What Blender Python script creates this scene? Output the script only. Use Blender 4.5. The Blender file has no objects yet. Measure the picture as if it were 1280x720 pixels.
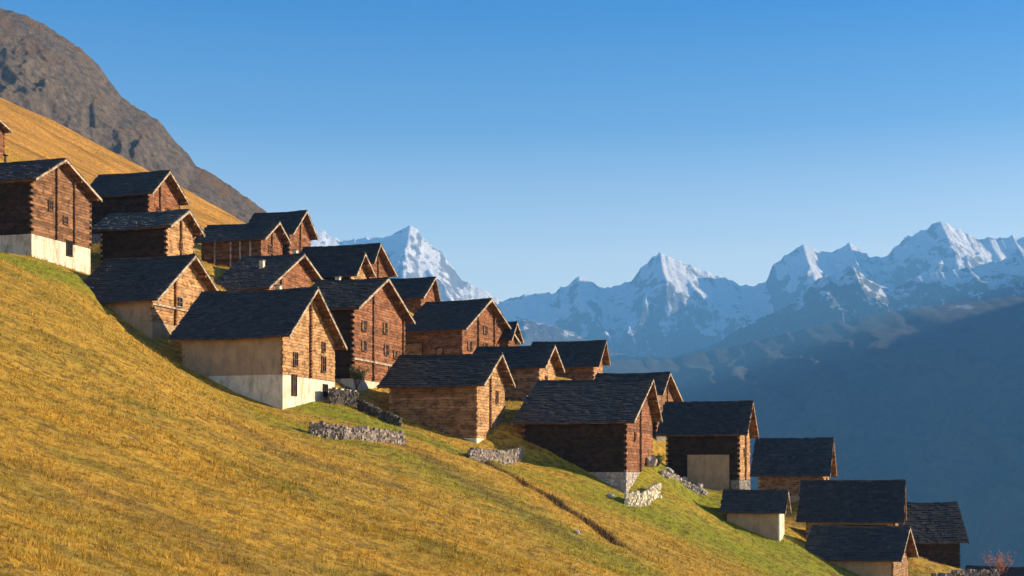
import bpy, math, random
import numpy as np
R = math.radians
C = bpy.context.scene.collection
scene = bpy.context.scene

# ------------------------------------------------------------------ camera, sky, sun, exposure
F_PX, HZ = 1778.0, 590.0            # focal length and horizon row for a 1280 px wide frame
cam = bpy.data.cameras.new('camera'); cam_o = bpy.data.objects.new('camera', cam); C.objects.link(cam_o)
cam.sensor_width = 36; cam.lens = F_PX / 1280 * 36; cam.shift_y = (HZ - 360) / 1280
cam.clip_start = 0.5; cam.clip_end = 90000
cam_o.location = (0, 0, 0); cam_o.rotation_euler = (R(90), 0, 0)
scene.camera = cam_o
YAW, GRAZE, ELEV = 17.0, -25.0, 18.0
a = R(-YAW - GRAZE)                 # horizontal direction to the sun, measured from +X
sd = (math.cos(a) * math.cos(R(ELEV)), math.sin(a) * math.cos(R(ELEV)), math.sin(R(ELEV)))
world = bpy.data.worlds.new('World'); scene.world = world; world.use_nodes = True
wn = world.node_tree
bg = wn.nodes['Background']
SKY_GRADE = [(.15, (5.2, 2.45, 1.15)), (.235, (1.25, 1.2, .98)), (.31, (.0, .74, .98)), (.6, (.35, .75, .9))]
sky = wn.nodes.new('ShaderNodeTexSky'); sky.sky_type = 'NISHITA'; sky.sun_disc = False
sky.sun_elevation = R(ELEV); sky.sun_rotation = math.atan2(sd[0], sd[1])
sky.altitude = 3000; sky.air_density = 1.0; sky.dust_density = 1.5; sky.ozone_density = 6.0
# clear high-altitude air: the blue deepens quickly above a pale horizon
tcw = wn.nodes.new('ShaderNodeTexCoord'); sxw = wn.nodes.new('ShaderNodeSeparateXYZ'); wn.links.new(tcw.outputs['Generated'], sxw.inputs[0])
rw = wn.nodes.new('ShaderNodeValToRGB'); cr = rw.color_ramp; cr.elements.new(.5); cr.elements.new(.5)
for e, (p, c) in zip(cr.elements, SKY_GRADE): e.position = p; e.color = (*c, 1)
wn.links.new(sxw.outputs[2], rw.inputs[0])
mw = wn.nodes.new('ShaderNodeMix'); mw.data_type = 'RGBA'; mw.blend_type = 'MULTIPLY'; mw.inputs[0].default_value = 1
wn.links.new(sky.outputs[0], mw.inputs[6]); wn.links.new(rw.outputs[0], mw.inputs[7]); wn.links.new(mw.outputs[2], bg.inputs[0])
bg.inputs[1].default_value = 0.075
sun = bpy.data.lights.new('sun', 'SUN'); sun.energy = 5.0; sun.angle = R(0.5); sun.color = (1, .79, .53)
sun_o = bpy.data.objects.new('sun', sun); C.objects.link(sun_o)
from mathutils import Vector
sun_o.rotation_euler = Vector(sd).to_track_quat('Z', 'Y').to_euler()
scene.view_settings.view_transform = 'Standard'; scene.view_settings.look = 'None'
scene.view_settings.exposure = 1.38; scene.view_settings.gamma = 1
scene.view_settings.use_curve_mapping = False
scene.cycles.volume_bounces = 1; scene.cycles.max_bounces = 6

rng = random.Random(7)

# ------------------------------------------------------------------ noise
_perm = np.random.RandomState(3).permutation(4096)
def _h(ix, iy): return _perm[(_perm[ix & 4095] + iy) & 4095]
def perlin(x, y):
    x = np.asarray(x, float); y = np.asarray(y, float)
    ix = np.floor(x).astype(int); iy = np.floor(y).astype(int); fx = x - ix; fy = y - iy
    u = fx * fx * fx * (fx * (fx * 6 - 15) + 10); v = fy * fy * fy * (fy * (fy * 6 - 15) + 10)
    def g(i, j, dx, dy):
        t = _h(i, j) * (2 * math.pi / 4096); return np.cos(t) * dx + np.sin(t) * dy
    n0 = g(ix, iy, fx, fy) * (1 - u) + g(ix + 1, iy, fx - 1, fy) * u
    n1 = g(ix, iy + 1, fx, fy - 1) * (1 - u) + g(ix + 1, iy + 1, fx - 1, fy - 1) * u
    return (n0 * (1 - v) + n1 * v) * 1.5
def fbm(x, y, o=5, g=.5):
    s = 0; a_ = 1
    for i in range(o): s = s + a_ * perlin(x * 2 ** i + 17.3 * i, y * 2 ** i - 9.1 * i); a_ *= g
    return s
def ridged(x, y, o=6, g=.5):
    s = 0; a_ = 1; w = 1
    for i in range(o):
        n = (1 - np.abs(perlin(x * 2.03 ** i + 31.7 * i, y * 2.03 ** i + 11.9 * i))) ** 2
        s = s + n * a_ * w; w = np.clip(n * 1.3, 0, 1); a_ *= g
    return s
def sstep(x, a_, b): t = np.clip((x - a_) / (b - a_), 0, 1); return t * t * (3 - 2 * t)

# ------------------------------------------------------------------ object helpers
def tag(o, label=None, cat=None, group=None, kind=None):
    if label: o['label'] = label
    if cat: o['category'] = cat
    if group: o['group'] = group
    if kind: o['kind'] = kind
    return o
def empty(name, loc, rz=0):
    o = bpy.data.objects.new(name, None); C.objects.link(o); o.location = loc; o.rotation_euler = (0, 0, rz)
    o.empty_display_size = .5
    return o
class MB:
    """collects faces with a per-face tint and links them as one mesh"""
    def __init__(s): s.v = []; s.f = []; s.t = []
    def hexa(s, p, t=.5):
        n = len(s.v); s.v += [tuple(q) for q in p]
        s.f += [(n, n+3, n+2, n+1), (n+4, n+5, n+6, n+7), (n, n+1, n+5, n+4), (n+1, n+2, n+6, n+5), (n+2, n+3, n+7, n+6), (n+3, n, n+4, n+7)]
        s.t += [t] * 6; return s
    def box(s, x0, x1, y0, y1, z0, z1, t=.5, j=0):
        p = [(x0, y0, z0), (x1, y0, z0), (x1, y1, z0), (x0, y1, z0), (x0, y0, z1), (x1, y0, z1), (x1, y1, z1), (x0, y1, z1)]
        if j: p = [tuple(c + rng.uniform(-j, j) for c in q) for q in p]
        return s.hexa(p, t)
    def prism(s, pts, x0, x1, t=.5):          # polygon in the y-z plane, extruded along x
        n = len(s.v); k = len(pts)
        s.v += [(x0, y, z) for y, z in pts] + [(x1, y, z) for y, z in pts]
        s.f += [tuple(range(n, n + k))[::-1], tuple(range(n + k, n + 2 * k))]
        s.f += [(n + i, n + (i + 1) % k, n + k + (i + 1) % k, n + k + i) for i in range(k)]
        s.t += [t] * (k + 2); return s
    def tube(s, p, q, r0, r1, k=7, t=.5):
        p = Vector(p); q = Vector(q); d = (q - p).normalized()
        u = d.orthogonal().normalized(); w = d.cross(u); n = len(s.v)
        for c, r in ((p, r0), (q, r1)):
            for i in range(k):
                an = 2 * math.pi * i / k; s.v.append(tuple(c + (u * math.cos(an) + w * math.sin(an)) * r))
        s.f += [(n + i, n + (i + 1) % k, n + k + (i + 1) % k, n + k + i) for i in range(k)]
        s.f += [tuple(range(n, n + k))[::-1], tuple(range(n + k, n + 2 * k))]
        s.t += [t] * (k + 2); return s
    def build(s, name, m, parent=None):
        me = bpy.data.meshes.new(name); me.from_pydata(s.v, [], s.f)
        me.attributes.new('tint', 'FLOAT', 'FACE').data.foreach_set('value', s.t)
        me.materials.append(m); me.update()
        o = bpy.data.objects.new(name, me); C.objects.link(o)
        if parent: o.parent = parent
        return o
def np_mesh(name, V, Fc, m, smooth=True, col=None):
    me = bpy.data.meshes.new(name); k = Fc.shape[1]
    me.vertices.add(len(V)); me.vertices.foreach_set('co', np.asarray(V, np.float32).ravel())
    me.loops.add(Fc.size); me.loops.foreach_set('vertex_index', Fc.astype(np.int32).ravel())
    me.polygons.add(len(Fc)); me.polygons.foreach_set('loop_start', np.arange(0, Fc.size, k, dtype=np.int32))
    me.polygons.foreach_set('loop_total', np.full(len(Fc), k, np.int32))
    me.polygons.foreach_set('use_smooth', np.full(len(Fc), smooth))
    me.update(calc_edges=True)
    if col is not None:
        ca = me.attributes.new('gcol', 'FLOAT_COLOR', 'POINT')
        ca.data.foreach_set('color', np.hstack([col, np.ones((len(col), 1))]).astype(np.float32).ravel())
    me.materials.append(m)
    o = bpy.data.objects.new(name, me); C.objects.link(o); return o
def grid_faces(nx, ny):
    i = np.arange(nx - 1)[None, :]; j = np.arange(ny - 1)[:, None]; b = (j * nx + i).ravel()
    return np.stack([b, b + 1, b + 1 + nx, b + nx], 1)

# ------------------------------------------------------------------ materials
class NT:
    def __init__(s, name):
        s.m = bpy.data.materials.new(name); s.m.use_nodes = True; s.t = s.m.node_tree; s.N = s.t.nodes
        s.b = s.N['Principled BSDF']; s.b.inputs['Specular IOR Level'].default_value = .25
        s.tc = s.N.new('ShaderNodeTexCoord')
    def link(s, a_, b): s.t.links.new(a_, b)
    def val(s, x, inp):
        if hasattr(x, 'is_linked') or isinstance(x, bpy.types.NodeSocket): s.link(x, inp)
        else: inp.default_value = x
    def mapping(s, scale, src='Object'):
        n = s.N.new('ShaderNodeMapping'); n.inputs['Scale'].default_value = scale; s.link(s.tc.outputs[src], n.inputs[0]); return n.outputs[0]
    def noise(s, scale, detail=4, rough=.6, vec=None, dist=0):
        n = s.N.new('ShaderNodeTexNoise'); n.inputs['Scale'].default_value = scale; n.inputs['Detail'].default_value = detail
        n.inputs['Roughness'].default_value = rough; n.inputs['Distortion'].default_value = dist
        s.link(vec if vec is not None else s.tc.outputs['Object'], n.inputs['Vector']); return n.outputs['Fac']
    def ramp(s, fac, stops):
        n = s.N.new('ShaderNodeValToRGB'); cr = n.color_ramp
        while len(cr.elements) < len(stops): cr.elements.new(.5)
        for e, (p, c) in zip(cr.elements, stops):
            e.position = p; e.color = (*c, 1) if isinstance(c, tuple) else (c, c, c, 1)
        s.link(fac, n.inputs[0]); return n.outputs[0]
    def mix(s, fac, a_, b, mode='MIX'):
        n = s.N.new('ShaderNodeMix'); n.data_type = 'RGBA'; n.blend_type = mode
        s.val(fac, n.inputs[0])
        for x, i in ((a_, 6), (b, 7)):
            if isinstance(x, tuple): x = (*x[:3], 1)
            s.val(x, n.inputs[i])
        return n.outputs[2]
    def math(s, op, a_, b=0.0):
        n = s.N.new('ShaderNodeMath'); n.operation = op; s.val(a_, n.inputs[0]); s.val(b, n.inputs[1]); return n.outputs[0]
    def attr(s, name):
        n = s.N.new('ShaderNodeAttribute'); n.attribute_name = name; return n
    def bump(s, h, strength=.5, dist=.05):
        n = s.N.new('ShaderNodeBump'); n.inputs['Strength'].default_value = strength; n.inputs['Distance'].default_value = dist
        s.link(h, n.inputs['Height']); s.link(n.outputs[0], s.b.inputs['Normal'])
    def done(s, col, rough=.8):
        s.val((*col, 1) if isinstance(col, tuple) else col, s.b.inputs['Base Color']); s.val(rough, s.b.inputs['Roughness']); return s.m

def wood(name, c, dark=.35, var=.5):
    n = NT(name); t = n.attr('tint').outputs['Fac']
    base = n.ramp(t, [(0, tuple(x * (1 - var) for x in c)), (.5, c), (1, tuple(min(x * (1 + var * .7), .9) for x in c))])
    g = n.noise(1, 6, .72, n.mapping((1.1, 1.1, 13)), .5)            # grain and weathering along each log
    st = n.noise(1, 5, .72, n.mapping((1.5, 1.5, 2.6)), .5)
    col = n.mix(n.ramp(g, [(.3, 0.0), (.62, 1.0)]), tuple(x * dark for x in c), base)
    col = n.mix(n.ramp(st, [(.40, .9), (.56, 0.0)]), col, tuple(x * .22 for x in c))
    sv = n.noise(1, 4, .7, n.mapping((.9, .9, 2.2)))                  # silvered boards
    col = n.mix(n.ramp(sv, [(.56, 0.0), (.72, .55)]), col, tuple(.5 * x + .5 * sum(c) / 3 * 1.5 for x in c))
    n.bump(g, .6, .04); return n.done(col, .85)
def plaster(name, c, stain):
    n = NT(name); a_ = n.noise(.9, 6, .7); b = n.noise(6, 4, .7)
    col = n.mix(n.ramp(a_, [(.38, 1.0), (.62, 0.0)]), c, tuple(x * .82 for x in c))
    col = n.mix(n.ramp(n.noise(1, 5, .7, n.mapping((1.6, 1.6, .6))), [(.46, 0.0), (.66, .8)]), col, stain)
    n.bump(b, .4, .03); return n.done(col, .9)
def stone(name, c, c2):
    n = NT(name); t = n.attr('tint').outputs['Fac']
    col = n.mix(t, c, c2); a_ = n.noise(5, 6, .7)
    col = n.mix(n.ramp(a_, [(.35, .8), (.6, 0.0)]), col, tuple(x * .35 for x in c))
    n.bump(a_, .6, .05); return n.done(col, .9)
def slate(name, c):
    n = NT(name); t = n.attr('tint').outputs['Fac']
    col = n.ramp(t, [(0, tuple(x * .55 for x in c)), (.55, c), (1, tuple(x * 1.6 for x in c))])
    a_ = n.noise(1.1, 6, .7); b = n.noise(9, 4, .7)
    col = n.mix(n.ramp(a_, [(.5, 0.0), (.75, .45)]), col, (.06, .056, .042))      # lichen
    col = n.mix(n.ramp(b, [(.35, .6), (.55, 0.0)]), col, tuple(x * .4 for x in c))
    n.bump(b, .5, .03); return n.done(col, .62)
M = {}
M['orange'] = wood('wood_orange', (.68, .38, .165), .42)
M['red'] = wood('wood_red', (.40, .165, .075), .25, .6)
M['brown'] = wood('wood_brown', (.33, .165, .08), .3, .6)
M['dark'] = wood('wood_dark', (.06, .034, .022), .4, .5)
M['tanwood'] = wood('wood_tan', (.40, .235, .11), .6, .3)
M['pale'] = wood('wood_pale', (.55, .45, .33), .6, .3)
M['white'] = plaster('plaster_white', (.78, .72, .56), (.30, .25, .17))
M['oldplaster'] = plaster('plaster_old', (.74, .67, .52), (.16, .13, .09))
M['tan'] = plaster('plaster_tan', (.46, .33, .20), (.26, .19, .12))
M['stone'] = stone('stone_grey', (.20, .18, .16), (.36, .33, .29))
M['paleStone'] = stone('stone_pale', (.38, .33, .29), (.68, .61, .55))
M['slate'] = slate('slate', (.052, .046, .042)); M['slate_brown'] = slate('slate_brown', (.056, .046, .038)); M['slate_grey'] = slate('slate_grey', (.060, .055, .051))
M['slate_light'] = slate('slate_light', (.085, .088, .082))
M['glass'] = NT('window_glass').done((.012, .014, .018), .15)
M['iron'] = NT('iron').done((.03, .03, .032), .5)

# ------------------------------------------------------------------ hillside shape
CTRL = [  # column, row and distance of points that lie on the hillside
 (350,515,100),(190,424,107),(170,432,95),(232,474,95),(100,388,93),(0,349,90),(0,316,111),(39,320,112),(105,345,113),(60,350,104),(60,362,96),
 (415,500,109),(449,494,117),(500,528,112),(425,512,104),(470,528,103),(590,557,112),(640,571,113),(600,569,107),(660,585,111),(782,622,113),
 (822,628,114),(830,585,124),(880,612,129),(928,616,130),(980,680,120),(915,652,123),(870,628,124),(1000,716,112),(900,662,115),
 (1030,690,130),(1130,692,131),(1120,741,117),(1140,722,128),(1230,720,135),(1209,722,146),(1300,775,132),(1042,625,148),(700,600,110),(740,610,111),
 (0,720,30),(320,720,42),(640,720,56),(900,720,84),(0,530,52),(300,600,58),(600,640,73),(800,668,90),(150,440,80),(330,540,82),(480,560,88),(640,600,95),
 (235,340,124),(190,295,134),(337,400,127),(350,335,141),(384,335,158),(446,377,138),(476,372,151),(545,410,160),(583,485,142),(500,478,146),(510,490,135),(560,500,130),(270,352,130),(250,348,120),(320,355,133),(300,340,145),(240,350,141),(650,535,118),(650,520,124),(720,520,135),(940,640,149),(960,655,138),(900,640,136),(1150,745,170),(1250,765,170),(1320,780,175),(1200,740,155),(1150,728,140),(1250,738,140),(1170,738,125),(0,145,275),(75,182,275),(150,225,275),(225,266,275),(300,305,275),(360,332,275),(300,330,200),(380,360,220),(150,270,170),(220,295,165),(60,215,180),
 (682,505,129),(757,492,160),(829,560,144),(0,290,135),(80,318,130),(112,347,120),(90,340,119),(125,347,117),
 (0,200,165),(0,165,220),(0,125,330),(75,160,330),(150,200,330),(225,238,330),(300,277,330),(360,310,330),(240,285,220),(160,245,220),(80,205,220),
 (0,139,390),(75,176,390),(150,217,390),(225,256,390),(300,295,390),(420,345,330),(500,420,330),(0,210,450),(150,280,450),(300,350,450),(380,390,450)]
def base_h(X, Y):
    yb = 150 + 500 * sstep(-X, 0, 60)
    return np.maximum(-8 - .36 * X + .08 * np.minimum(Y, yb) - .34 * np.maximum(Y - yb, 0), -640)
cp = np.array([((px - 640) / F_PX * Y, Y, (HZ - py) / F_PX * Y) for px, py, Y in CTRL])
cr_ = cp[:, 2] - base_h(cp[:, 0], cp[:, 1])
ring = np.array([(x, y, 0.) for x, y in ((30, 330), (80, 330), (45, 240), (100, 400), (0, 450), (40, 500), (62, 190), (95, 170), (-30, 560), (0, 380), (-300, 0), (-300, 250), (-260, 600), (0, 620), (200, 500), (300, 250), (250, 100), (200, 0), (0, -60), (-120, -60), (100, 30), (120, 130), (110, 200), (-60, 10), (-110, 60))])
cp = np.vstack([np.column_stack([cp[:, :2], cr_]), ring])
def _U(r2): return np.where(r2 > 0, r2 * np.log(np.maximum(r2, 1e-9)), 0)
_P = cp[:, :2] / 100; _n = len(cp)
_K = _U(((_P[:, None] - _P[None]) ** 2).sum(-1)) + np.eye(_n) * 2e-4
_Q = np.column_stack([np.ones(_n), _P]); _A = np.block([[_K, _Q], [_Q.T, np.zeros((3, 3))]])
_w = np.linalg.solve(_A, np.concatenate([cp[:, 2], np.zeros(3)]))
def height(X, Y, fine=True):
    X = np.asarray(X, float); Y = np.asarray(Y, float); sh = X.shape; x = X.ravel(); y = Y.ravel()
    d = np.zeros_like(x)
    for k in range(_n): d += _w[k] * _U((x / 100 - _P[k, 0]) ** 2 + (y / 100 - _P[k, 1]) ** 2)
    d += _w[_n] + _w[_n + 1] * x / 100 + _w[_n + 2] * y / 100
    ox = np.maximum(np.maximum(-260 - x, x - 180), 0); oy = np.maximum(np.maximum(-40 - y, y - 480), 0)
    d *= np.exp(-((ox / 120) ** 2 + (oy / 120) ** 2))
    z = base_h(x, y) + d
    if fine:
        z = z + .16 * fbm(x * .22, y * .22, 3) + .05 * fbm(x * 1.1, y * 1.6, 3) + 1.2 * sstep(y, 190, 320) * fbm(x * .03, y * .05, 5)
    return z.reshape(sh)
def hz(x, y): return float(height(np.array([x]), np.array([y]))[0])
def ground_at(px, py, y0=24, y1=330):
    Y = np.arange(y0, y1, .1); X = (px - 640) / F_PX * Y; h_ = height(X, Y); r = (HZ - py) / F_PX * Y
    i = np.argmax(h_ >= r); return float(X[i]), float(Y[i]), float(h_[i])
# ------------------------------------------------------------------ houses
#  eave tip x, y, yaw deg, eave z, ridge setback, ridge z, roof depth, far eave z, roof length, base z, plinth top z
HOUSES = {
 'A': (-15.64, 100, 17, 9.67, 4.79, 13.59, 10.04, 9.62, 9.59, 4.27, 6.92),
 'B': (-26.41, 106, 17, 12.94, 5.67, 17.05, 9.65, 14.45, 8.07, 10.25, 11.33),
 'C': (-37.48, 112, 17, 23.18, 4.04, 25.55, 9.21, 23.17, 10.17, 17.01, 18.9),
 'D': (-29.23, 122, 17, 21.2, 3.1, 23.05, 5.78, 21.3, 8.05, 17.15, 17.77),
 'E': (-33.59, 133, 17, 26.18, 3.15, 28.84, 6.76, 26.36, 7.85, 22.44, 23.19),
 'F': (-60.69, 165, 17, 38.79, 1.89, 41.47, 4.43, 40.55, 11.83, 36.19, 36.29),
 'G': (-21.47, 126, 17, 16.44, 7.22, 20.41, 11.69, 18.36, 6.35, 13.46, 14.53),
 'H': (-24.25, 140, 17, 23.07, 3.16, 25.18, 5.72, 23.48, 8.13, 20.08, 20.87),
 'I': (-24.26, 158, 17, 26.57, 3.51, 29.68, 6.52, 26.97, 6.61, 23.1, 23.99),
 'J': (-15.06, 138, 17, 19.17, 2.18, 21.59, 4.85, 19.74, 6.3, 16.69, 17.46),
 'K': (-14.51, 150, 17, 22.1, 1.77, 24.4, 6.63, 21.63, 9.07, 18.39, 19.24),
 'L': (-12.57, 117, 17, 13.62, 6.49, 16.84, 12.89, 13.67, 6.73, 6.32, 7.76),
 'M': (-9.9, 160, 17, 19.71, 3.93, 22.47, 5.55, 19.9, 5.82, 16.2, 17.1),
 'N': (-4.58, 143, 26, 14.48, 5.71, 18.08, 12.64, 14.06, 7.91, 9.01, 9.65),
 'NN': (0.0, 151, 17, 14.1, 2.06, 16.17, 4.48, 14.15, 3.58, 12.31, 12.74),
 'O': (-2.2, 112, 17, 6.93, 4.85, 9.77, 8.46, 7.36, 9.02, 2.14, 2.71),
 'P': (3.05, 129, 17, 9.58, 3.31, 11.82, 6.78, 9.68, 7.66, 5.66, 6.17),
 'Q': (9.81, 160, 17, 11.97, 3.54, 15.16, 5.57, 12.55, 8.82, 8.82, 9.9),
 'R': (9.72, 113, 17, 4.07, 7.74, 7.92, 11.63, 4.54, 10.17, -2.03, 0.0),
 'S': (15.31, 144, 17, 7.94, 3.92, 10.39, 11.91, 7.6, 7.83, 2.43, 3.64),
 'U': (21.5, 130, 17, 3.51, 4.2, 6.71, 8.4, 3.46, 8.38, -1.9, -0.73),
 'V': (33.13, 148, 17, -0.33, 4.6, 3.69, 9.2, -0.38, 8.28, -2.91, -2.5),
 'W': (23.08, 120, 17, -3.37, 2.3, -1.51, 4.6, -3.42, 5.54, -6.07, -5.8),
 'X': (35.83, 130, 17, -4.53, 4.4, -0.75, 8.8, -4.58, 9.65, -7.68, -7.31),
 'Y': (32.05, 117, 26, -7.24, 3.8, -4.61, 7.6, -7.29, 8.33, -10.0, -9.54),
 'Z': (46.89, 146, 3, -7.14, 4.6, -3.22, 9.2, -7.19, 6.73, -10.18, -10.02),
 'ZZ': (51.23, 132, 17, -11.28, 3.2, -9.04, 6.4, -11.33, 8.63, -13.73, -13.36),
}
GROUP = 'old timber houses of the hillside village'
# gable wood, long-side wall, plinth, label, extras
SPEC = {
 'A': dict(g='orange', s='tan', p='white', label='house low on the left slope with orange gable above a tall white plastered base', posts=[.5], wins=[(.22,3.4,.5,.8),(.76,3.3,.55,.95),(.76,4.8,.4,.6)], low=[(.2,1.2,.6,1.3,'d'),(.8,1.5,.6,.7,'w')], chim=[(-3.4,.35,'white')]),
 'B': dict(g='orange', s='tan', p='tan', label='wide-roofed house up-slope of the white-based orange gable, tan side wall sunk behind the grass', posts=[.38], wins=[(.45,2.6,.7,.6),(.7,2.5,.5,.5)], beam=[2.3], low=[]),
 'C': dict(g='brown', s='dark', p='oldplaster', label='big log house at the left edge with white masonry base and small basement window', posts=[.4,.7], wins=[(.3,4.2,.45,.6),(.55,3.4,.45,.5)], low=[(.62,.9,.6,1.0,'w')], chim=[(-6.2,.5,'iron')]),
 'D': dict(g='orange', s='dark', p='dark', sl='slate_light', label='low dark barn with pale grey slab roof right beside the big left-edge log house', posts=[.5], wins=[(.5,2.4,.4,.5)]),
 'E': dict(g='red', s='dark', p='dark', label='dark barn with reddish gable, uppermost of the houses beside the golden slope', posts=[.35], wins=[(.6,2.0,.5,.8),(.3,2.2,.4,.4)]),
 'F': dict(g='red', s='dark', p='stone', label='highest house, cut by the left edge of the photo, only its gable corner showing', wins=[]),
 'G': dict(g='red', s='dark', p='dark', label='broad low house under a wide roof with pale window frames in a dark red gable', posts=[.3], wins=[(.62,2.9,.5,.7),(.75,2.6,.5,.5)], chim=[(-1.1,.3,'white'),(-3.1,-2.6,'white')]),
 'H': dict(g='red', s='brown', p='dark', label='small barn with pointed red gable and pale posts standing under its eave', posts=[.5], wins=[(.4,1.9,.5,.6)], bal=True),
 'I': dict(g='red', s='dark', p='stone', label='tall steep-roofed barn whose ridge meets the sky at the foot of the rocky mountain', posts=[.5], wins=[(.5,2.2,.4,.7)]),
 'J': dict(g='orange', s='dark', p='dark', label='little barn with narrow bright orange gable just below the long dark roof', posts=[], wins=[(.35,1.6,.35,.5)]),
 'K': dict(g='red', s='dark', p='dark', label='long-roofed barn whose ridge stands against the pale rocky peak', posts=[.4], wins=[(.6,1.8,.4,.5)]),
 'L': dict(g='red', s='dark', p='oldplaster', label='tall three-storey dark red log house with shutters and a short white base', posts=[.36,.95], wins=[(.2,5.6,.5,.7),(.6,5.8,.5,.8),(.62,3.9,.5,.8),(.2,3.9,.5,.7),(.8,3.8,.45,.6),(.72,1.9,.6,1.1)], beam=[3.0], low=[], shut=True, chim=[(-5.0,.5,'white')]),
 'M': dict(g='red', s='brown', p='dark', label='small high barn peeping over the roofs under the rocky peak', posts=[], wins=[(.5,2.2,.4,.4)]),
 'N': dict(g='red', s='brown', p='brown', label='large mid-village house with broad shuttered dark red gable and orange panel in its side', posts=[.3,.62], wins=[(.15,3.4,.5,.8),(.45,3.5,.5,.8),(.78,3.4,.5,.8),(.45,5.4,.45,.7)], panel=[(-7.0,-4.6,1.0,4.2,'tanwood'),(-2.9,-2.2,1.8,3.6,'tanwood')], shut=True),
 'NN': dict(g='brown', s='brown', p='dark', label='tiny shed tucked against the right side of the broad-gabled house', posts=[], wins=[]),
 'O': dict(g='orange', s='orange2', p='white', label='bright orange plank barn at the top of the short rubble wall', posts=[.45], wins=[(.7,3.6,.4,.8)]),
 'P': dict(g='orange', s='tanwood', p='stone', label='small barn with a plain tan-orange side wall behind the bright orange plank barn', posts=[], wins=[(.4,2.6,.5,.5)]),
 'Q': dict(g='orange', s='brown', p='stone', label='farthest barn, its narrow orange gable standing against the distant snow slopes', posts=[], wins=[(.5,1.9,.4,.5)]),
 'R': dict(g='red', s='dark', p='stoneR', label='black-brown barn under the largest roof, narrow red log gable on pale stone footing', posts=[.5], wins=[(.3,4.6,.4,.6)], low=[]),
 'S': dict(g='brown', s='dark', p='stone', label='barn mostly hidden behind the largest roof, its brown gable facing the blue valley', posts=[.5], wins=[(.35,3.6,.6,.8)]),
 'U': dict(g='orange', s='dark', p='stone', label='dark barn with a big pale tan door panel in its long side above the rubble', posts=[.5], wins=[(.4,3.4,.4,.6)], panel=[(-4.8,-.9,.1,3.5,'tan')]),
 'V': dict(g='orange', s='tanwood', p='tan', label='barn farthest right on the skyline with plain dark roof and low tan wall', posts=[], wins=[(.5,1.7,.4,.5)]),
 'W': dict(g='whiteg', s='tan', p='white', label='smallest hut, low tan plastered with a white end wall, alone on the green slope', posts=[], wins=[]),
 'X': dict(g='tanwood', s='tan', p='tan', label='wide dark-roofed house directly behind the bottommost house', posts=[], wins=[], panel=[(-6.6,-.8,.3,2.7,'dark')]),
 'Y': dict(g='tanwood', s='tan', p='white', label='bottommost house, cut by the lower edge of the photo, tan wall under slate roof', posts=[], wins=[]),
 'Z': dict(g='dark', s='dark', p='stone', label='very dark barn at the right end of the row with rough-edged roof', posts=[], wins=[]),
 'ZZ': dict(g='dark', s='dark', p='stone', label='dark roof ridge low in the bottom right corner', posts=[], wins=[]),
}
KIND = {'W': ('stone_hut', 'hut'), 'NN': ('wooden_shed', 'shed')}
M['orange2'] = wood('wood_plank_orange', (.46, .25, .11), .45, .45); M['whiteg'] = M['white']
M['stoneR'] = M['paleStone']
FOOT = []
def slab_stones(mb, x0, x1, origin, es, en, S, rough=1.0):
    """courses of overlapping split slate slabs on a slope; origin at the eave"""
    exp_ = .34; n = max(3, int(S / exp_)); exp_ = S / n
    for i in range(n):
        s0 = i * exp_ - (.06 if i == 0 else 0); x = x0 - rng.uniform(0, .12)
        while x < x1:
            w = rng.uniform(.28, .62); xe = min(x + w, x1 + rng.uniform(0, .07))
            l = exp_ * 1.35 + rng.uniform(-.05, .05); th = rng.uniform(.025, .06) * rough; lift = .05 + rng.uniform(0, .025) * rough
            d = rng.uniform(-.045, .03); t = min(max(rng.gauss(.5, .2), 0), 1)
            def P(xx, ss, nn): return (xx, origin[0] + es[0] * ss + en[0] * nn, origin[1] + es[1] * ss + en[1] * nn)
            a0 = s0 + d; a1 = min(a0 + l, S + .02); g = .008
            mb.hexa([P(x + g, a0, lift), P(xe - g, a0 + rng.uniform(-.02, .02), lift), P(xe - g, a1, .012), P(x + g, a1, .012),
                     P(x + g, a0, lift + th), P(xe - g, a0, lift + th), P(xe - g, a1, .012 + th), P(x + g, a1, .012 + th)], t)
            x = xe
def opening(root, kind, y, z, w, h, shutters, framemat='pale'):
    w *= 1.15; h *= 1.15
    """window or door on the right gable (plane x = 0)"""
    fr = MB(); t = .07; o = .09
    for b in ((y - w/2 - t, y + w/2 + t, z + h, z + h + t), (y - w/2 - t, y - w/2, z, z + h), (y + w/2, y + w/2 + t, z, z + h)):
        fr.box(.02, o, b[0], b[1], b[2], b[3], rng.random())
    if kind == 'door':
        d = fr.build('door_frame', M[framemat], root)
        p = MB(); n = 4
        for k in range(n): p.box(.03, .06 + rng.uniform(0, .012), y - w/2 + k*w/n + .005, y - w/2 + (k+1)*w/n - .005, z, z + h, rng.random())
        dd = p.build('door', M['dark'], root)
        MB().box(.06, .11, y + w*.32, y + w*.36, z + h*.45, z + h*.52).build('handle', M['iron'], dd); return
    fr.box(.02, o + .04, y - w/2 - t - .03, y + w/2 + t + .03, z - t, z, rng.random())
    f = fr.build('window', M[framemat], root)
    MB().box(.03, .055, y - w/2, y + w/2, z, z + h).build('pane', M['glass'], f)
    mu = MB(); mu.box(.056, .075, y - .018, y + .018, z, z + h); mu.box(.056, .073, y - w/2, y - .018, z + h*.5 - .015, z + h*.5 + .015); mu.box(.056, .073, y + .018, y + w/2, z + h*.5 - .015, z + h*.5 + .015)
    mu.build('muntin', M[framemat], f)
    if shutters:
        for sgn in (-1, 1):
            s_ = MB(); yc = y + sgn * (w/2 + t + w*.24)
            for k in range(3): s_.box(.05, .085, yc - w*.22 + k*w*.147, yc - w*.22 + (k+1)*w*.147 - .008, z - .03, z + h + .03, rng.random())
            s_.build('shutter', M['brown'], f)
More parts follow.
